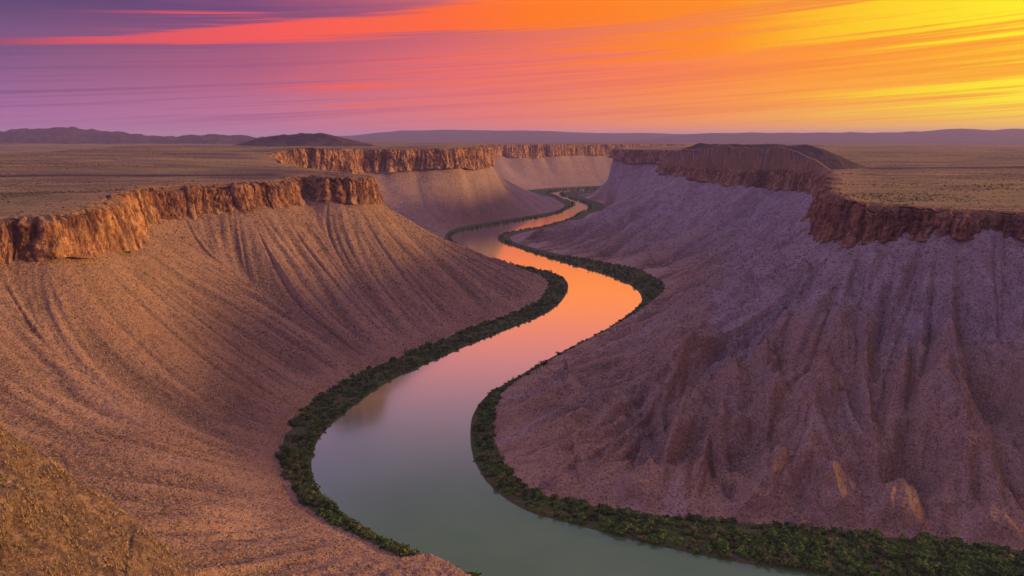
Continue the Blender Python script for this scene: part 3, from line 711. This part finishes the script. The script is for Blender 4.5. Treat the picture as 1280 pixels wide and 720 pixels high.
for mm, tt_, sd_ in ((m_, far_t, 21),):
    o = merged('riverside_thicket', tt_, x[mm], y[mm], h[mm], size[mm], M_leaf[0], sd_)
    me = o.data
    for q in M_leaf[1:]: me.materials.append(q)
    nf = 110; npl = len(me.polygons) // nf
    mi = np.repeat(np.random.default_rng(3).choice([0, 1, 2], npl, p=[.5, .2, .3]), nf); me.polygons.foreach_set('material_index', mi.astype(np.int32))
    tag(o, 'dense dark green willow thicket lining both river banks into the distance', 'thicket', None, 'stuff')
def stem_mesh():
    V = []; Fc = []; q = np.random.default_rng(2)
    for k in range(5):
        a0 = q.uniform(0, 6.28); top = np.array([math.cos(a0) * .45, math.sin(a0) * .45, .75]); b = len(V)
        for c_, w in ((np.zeros(3), .07), (top * .5 + [0, 0, .1], .045), (top, .015)):
            for t_ in range(4): V.append(c_ + np.array([math.cos(t_ * 1.57) * w, math.sin(t_ * 1.57) * w, -.05]))
        for l in range(2):
            for t_ in range(4): Fc.append([b + 4 * l + t_, b + 4 * l + (t_ + 1) % 4, b + 4 * l + 4 + (t_ + 1) % 4, b + 4 * l + 4 + t_])
    return np.array(V), np.array(Fc)
sv, sf = stem_mesh(); proto_stem = mesh_np('branches', sv, sf, M_bark, True, link=False)
protos = {}
for k in range(6):
    for mi, ml in enumerate(M_leaf):
        protos[k, mi] = mesh_np('shrub', tmpl[k][0], tmpl[k][1], ml, False, link=False)
tone = ['green', 'olive brown', 'dark green']
G_R = 'shrubs along the right bank'; G_L = 'shrubs along the left bank'
for c_, i in enumerate(big):
    mi = int(rng.choice([0, 1, 2], p=[.45, .25, .3])); o = protos[int(rng.integers(6)), mi].copy(); COL.objects.link(o); o.name = 'shrub'
    o.location = (float(x[i]), float(y[i]), float(h[i]) - .05); s = float(size[i]); o.scale = (s, s, s * float(rng.uniform(.85, 1.2))); o.rotation_euler = (0, 0, float(rng.uniform(0, 6.28)))
    b = proto_stem.copy(); b.name = 'branches'; COL.objects.link(b); b.parent = o
    px, py, _ = project(x[i], y[i], h[i]); rt = G.samp(side, x[i:i + 1], y[i:i + 1])[0] > 0
    if rt:
        where = 'on right bank near the bottom right corner' if px > 1000 else ('on right bank below the badland knobs' if px > 760 else ('on right bank near the broad bend' if py > 600 else 'on right bank inside the bend'))
    else:
        where = 'on left bank near the bottom edge' if py > 655 else ('on left bank beside the widest water' if py > 540 else 'on left bank above the wide pool')
    edge = 'at water edge' if rr[i] < 3.5 else ('against the slope' if ff[i] > -3.5 else 'mid strip')
    tag(o, f'round {tone[mi]} shrub {where}, {edge}', 'shrub', G_R if rt else G_L)
print('shrubs done', round(time.time() - T0, 1))

# rock outcrop in the lower left corner
def outcrop(px, py, z, w, label, seed):
    gx, gy = ground(px, py, z); gz = float(height(np.array([gx]), np.array([gy]))[0][0])
    q = np.random.default_rng(seed); n = 40; u = np.linspace(0, 2 * math.pi, n, endpoint=False); V = []; Fc = []; nl = 9
    for l in range(nl):
        vv = l / (nl - 1); rad = (1 - .45 * vv ** 2.5) * (1 + .22 * vn(u * 2.2, u * 0 + .4 * vv, seed) + .12 * np.abs(vn(u * 6, u * 0 + vv, seed + 1)))
        for k in range(n): V.append((gx + math.cos(u[k]) * rad[k] * w, gy + math.sin(u[k]) * rad[k] * w * .7, gz - 2 + vv * w * .75 + .5 * q.random()))
    for l in range(nl - 1):
        for k in range(n): Fc.append([l * n + k, l * n + (k + 1) % n, (l + 1) * n + (k + 1) % n, (l + 1) * n + k])
    for k in range(n // 2 - 1): Fc.append([(nl - 1) * n + k, (nl - 1) * n + k + 1, (nl - 1) * n + n - 2 - k, (nl - 1) * n + n - 1 - k])
    o = mesh_np('rock_outcrop', np.array(V), np.array(Fc), M_out, False); tag(o, label, 'rock')
outcrop(185, 712, 62, 5.0, 'orange rock outcrop poking up at the bottom of the grassy knoll', 5)

# ------------------------------------------------------------------ haze
def haze():
    x0, x1, y0, y1, z0, z1 = -31000, 31000, -31000, 31000, -8, 330
    V = np.array([(a_, b_, c_) for a_ in (x0, x1) for b_ in (y0, y1) for c_ in (z0, z1)], float)
    Q = np.array([[0, 1, 3, 2], [4, 6, 7, 5], [0, 4, 5, 1], [2, 3, 7, 6], [0, 2, 6, 4], [1, 5, 7, 3]])
    m, nt, out = mat('haze_air'); pv = nt.nodes.new('ShaderNodeVolumePrincipled')
    pv.inputs['Color'].default_value = (.58, .56, .96, 1); pv.inputs['Density'].default_value = 5.2e-5; pv.inputs['Anisotropy'].default_value = 0.1
    nt.links.new(pv.outputs[0], out.inputs['Volume'])
    o = mesh_np('haze', V, Q, m, False); tag(o, 'thin lilac evening haze filling the canyon air', 'haze', None, 'stuff')
haze()

# ------------------------------------------------------------------ sky
SUN_AZ, SUN_EL = R(88), R(9.5)      # clockwise from the view direction
def srgb(r_, g_, b_):
    f = lambda c: (c / 255 / 12.92) if c / 255 <= .04045 else ((c / 255 + .055) / 1.055) ** 2.4
    return (f(r_), f(g_), f(b_))
w = bpy.data.worlds.new('World'); sc.world = w; w.use_nodes = True; nt = w.node_tree; nt.nodes.clear(); n = N(nt)
wo = nt.nodes.new('ShaderNodeOutputWorld'); bg = nt.nodes.new('ShaderNodeBackground'); nt.links.new(bg.outputs[0], wo.inputs[0])
d = n.new('ShaderNodeTexCoord').outputs['Generated']
dn = n.new('ShaderNodeVectorMath', operation='NORMALIZE'); n.link(d, dn.inputs[0]); X, Y, Z = n.sep(dn.outputs[0])
DEG = 180 / math.pi
az = n.math('MULTIPLY', n.math('ARCTAN2', X, Y), DEG); el = n.math('MULTIPLY', n.math('ARCSINE', Z), DEG)
azn = n.math('DIVIDE', n.math('ADD', az, 180), 360)
def azr(stops):
    # wrap: same colour at both ends
    return n.ramp(azn, [((a_ + 180) / 360, c_) for a_, c_ in stops])
hot = lambda c, k: tuple(v * k for v in c)
# clear sky low, mid and high, by bearing; and the colour of the lit cloud streaks
low = azr([(-180, srgb(120, 90, 140)), (-37, srgb(163, 104, 158)), (-20, srgb(192, 112, 150)), (0, srgb(236, 122, 106)), (14, srgb(252, 152, 66)), (26, srgb(254, 182, 50)), (36, srgb(255, 198, 26)), (60, hot(srgb(255, 205, 60), 1.7)), (110, hot(srgb(255, 170, 110), 1.3)), (179, srgb(150, 100, 140))])
mid = azr([(-180, srgb(100, 75, 130)), (-37, srgb(122, 82, 132)), (-20, srgb(172, 86, 122)), (-5, srgb(232, 104, 104)), (10, srgb(252, 124, 72)), (22, srgb(255, 148, 36)), (36, srgb(254, 170, 10)), (60, hot(srgb(255, 190, 60), 1.6)), (110, hot(srgb(255, 150, 110), 1.1)), (179, srgb(120, 85, 140))])
hi = azr([(-180, srgb(95, 85, 140)), (-37, srgb(74, 58, 108)), (-20, srgb(104, 64, 116)), (-8, srgb(170, 84, 112)), (3, srgb(226, 108, 84)), (14, srgb(244, 128, 60)), (30, srgb(250, 160, 8)), (60, hot(srgb(255, 180, 80), 1.4)), (110, srgb(220, 140, 150)), (179, srgb(110, 90, 150))])
cld = azr([(-180, srgb(120, 80, 130)), (-37, srgb(120, 68, 112)), (-30, srgb(214, 78, 98)), (-18, srgb(246, 84, 82)), (-6, srgb(255, 100, 52)), (2, srgb(255, 118, 14)), (16, srgb(255, 138, 10)), (24, srgb(255, 196, 2)), (34, srgb(255, 232, 2)), (60, hot(srgb(255, 220, 60), 1.8)), (110, hot(srgb(255, 150, 90), 1.2)), (179, srgb(120, 80, 130))])
base = n.mix(n.step(el, .8, 5.5), low, mid); base = n.mix(n.step(el, 5.0, 9.5), base, hi)
# streaks tilt gently: they rise towards the right
slant = n.math('SUBTRACT', el, n.math('MULTIPLY', az, .06))
def streak(sa, se, seed, det=4, dist=.3):
    v = n.comb(n.math('MULTIPLY', az, sa), n.math('MULTIPLY', slant, se), float(seed)); return n.noise(v, 1, det, .55, dist)
s1 = streak(.022, .34, 2.7); s2 = streak(.034, 1.1, 8.1, 5); s3 = streak(.06, 3.4, 5.3, 5)
band = n.math('ADD', n.math('MULTIPLY', s1, .55), n.math('ADD', n.math('MULTIPLY', s2, .40), n.math('MULTIPLY', s3, .24)))
# a broad lit sheet that climbs from the left edge to the upper middle, thinner filaments below it
sheet = n.math('SUBTRACT', 1.0, n.math('ABSOLUTE', n.math('DIVIDE', n.math('SUBTRACT', el, n.math('ADD', 8.9, n.math('MULTIPLY', az, .085))), n.math('ADD', .3, n.math('MULTIPLY', n.math('POWER', n.math('MAXIMUM', n.math('ADD', az, 37), 0.0), 2.0), .0017)))), clamp=True)
amt = n.math('ADD', band, n.math('MULTIPLY', sheet, n.math('SUBTRACT', .24, n.math('MULTIPLY', n.step(az, 2, 24), .13))))
amt = n.math('ADD', amt, n.math('MULTIPLY', n.math('SUBTRACT', 1.0, n.step(az, -30, -8)), n.math('SUBTRACT', n.math('MULTIPLY', sheet, .10), .08)))
fil = streak(.03, 5.0, 51.3, 5, .2); fil2 = streak(.05, 11.0, 57.3, 3, .1)
amt = n.math('ADD', amt, n.math('MULTIPLY', n.math('SUBTRACT', n.math('ADD', n.math('MULTIPLY', fil, .7), n.math('MULTIPLY', fil2, .3)), .5), .42))
mask = n.step(n.math('ADD', amt, n.math('MULTIPLY', n.step(az, 0, 34), .065)), .625, .745)
mask = n.math('MULTIPLY', mask, n.step(el, .3, 2.5))
thin = n.step(n.math('ADD', n.math('MULTIPLY', streak(.03, 2.2, 31.7, 5, .2), .6), n.math('MULTIPLY', streak(.05, 6.0, 37.1, 4, .2), .4)), .47, .60)
thin = n.math('MULTIPLY', thin, n.step(el, .2, 1.5))
base = n.mix(n.math('MULTIPLY', thin, .5), base, azr([(-180, srgb(90, 70, 120)), (-37, srgb(104, 68, 116)), (-20, srgb(146, 74, 122)), (-5, srgb(206, 92, 112)), (12, srgb(236, 108, 80)), (24, srgb(246, 126, 36)), (37, srgb(250, 150, 8)), (110, srgb(220, 130, 110)), (179, srgb(90, 70, 120))]))
col = n.mix(mask, base, cld)
# higher up: peach, rose, slate, which the river mirrors
up1 = n.ramp(n.math('DIVIDE', el, 90), [(0.0, hot(srgb(255, 150, 45), 1.15)), (.15, hot(srgb(255, 140, 12), 1.25)), (.172, hot(srgb(255, 134, 92), 1.05)), (.205, srgb(238, 142, 142)), (.245, srgb(178, 136, 156)), (.29, srgb(140, 128, 150)), (.34, srgb(98, 106, 118)), (.5, hot(srgb(165, 150, 190), 1.3)), (1, hot(srgb(160, 145, 190), 1.5))])
upl = n.ramp(n.math('DIVIDE', el, 90), [(0.0, srgb(95, 70, 118)), (.135, srgb(95, 70, 118)), (.22, srgb(120, 105, 150)), (.45, hot(srgb(160, 140, 195), 1.4)), (1, hot(srgb(160, 145, 190), 1.5))])
upr = n.ramp(n.math('DIVIDE', el, 90), [(0.0, hot(srgb(255, 190, 90), 1.5)), (.16, hot(srgb(255, 175, 110), 1.4)), (.3, srgb(240, 165, 150)), (.5, hot(srgb(200, 155, 180), 1.4)), (1, hot(srgb(160, 145, 190), 1.5))])
up = n.mix(n.step(az, -32, -6), upl, up1); up = n.mix(n.step(az, 24, 60), up, upr); up = n.mix(n.step(az, 110, 170), up, upl)
col = n.mix(n.step(el, 9.5, 12.5), col, up)
# unseen sky shaped to light the ridges: lavender glow added left, dimmed behind viewer
g3 = lambda v: (v, v, v * 1.02)
azm = azr([(-180, (.4, .4, .45)), (-140, (1.2, 1.15, 1.3)), (-95, (2.3, 2.15, 2.4)), (-62, (1.7, 1.6, 1.75)), (-41, (1, 1, 1)), (100, (1, 1, 1)), (122, (.6, .6, .6)), (150, (.3, .3, .35)), (179, (.38, .38, .43))])
azm = n.mix(n.step(el, 55, 85), azm, (.75, .75, .78)); col = n.mix(1.0, col, azm, 'MULTIPLY')
# the real low-sun sky underneath, a small share
sky = n.new('ShaderNodeTexSky', sky_type='NISHITA'); sky.sun_disc = False; sky.sun_elevation = SUN_EL; sky.sun_rotation = SUN_AZ; sky.altitude = 800; sky.air_density = 1.6; sky.dust_density = 3.0
skc = n.mix(1.0, sky.outputs[0], (.005, .005, .005), 'MULTIPLY')
col = n.mix(1.0, col, skc, 'ADD')
n.link(col, bg.inputs[0]); bg.inputs[1].default_value = 1.0

sl = bpy.data.lights.new('sun', 'SUN'); sl.energy = 5.0; sl.specular_factor = 1.0; sl.angle = R(7); sl.color = (1.0, .55, .22)
so = bpy.data.objects.new('sun', sl); COL.objects.link(so)
dirv = Vector((math.sin(SUN_AZ) * math.cos(SUN_EL), math.cos(SUN_AZ) * math.cos(SUN_EL), math.sin(SUN_EL)))
so.rotation_euler = dirv.to_track_quat('Z', 'Y').to_euler()

cam = bpy.data.cameras.new('camera'); cam.sensor_width = 36; cam.lens = 36 * F / 1280; cam.clip_start = .5; cam.clip_end = 120000
co = bpy.data.objects.new('camera', cam); COL.objects.link(co); co.location = (0, 0, CAMZ); co.rotation_euler = (math.pi / 2 - PITCH, 0, 0); sc.camera = co
vs = sc.view_settings; sc.display_settings.display_device = 'sRGB'; vs.view_transform = 'Standard'; vs.look = 'None'; vs.exposure = 0; vs.gamma = 1
sc.cycles.use_denoising = True; sc.cycles.max_bounces = 5; sc.cycles.volume_bounces = 1
sc.cycles.diffuse_bounces = 3; sc.cycles.glossy_bounces = 3
print('total', round(time.time() - T0, 1))
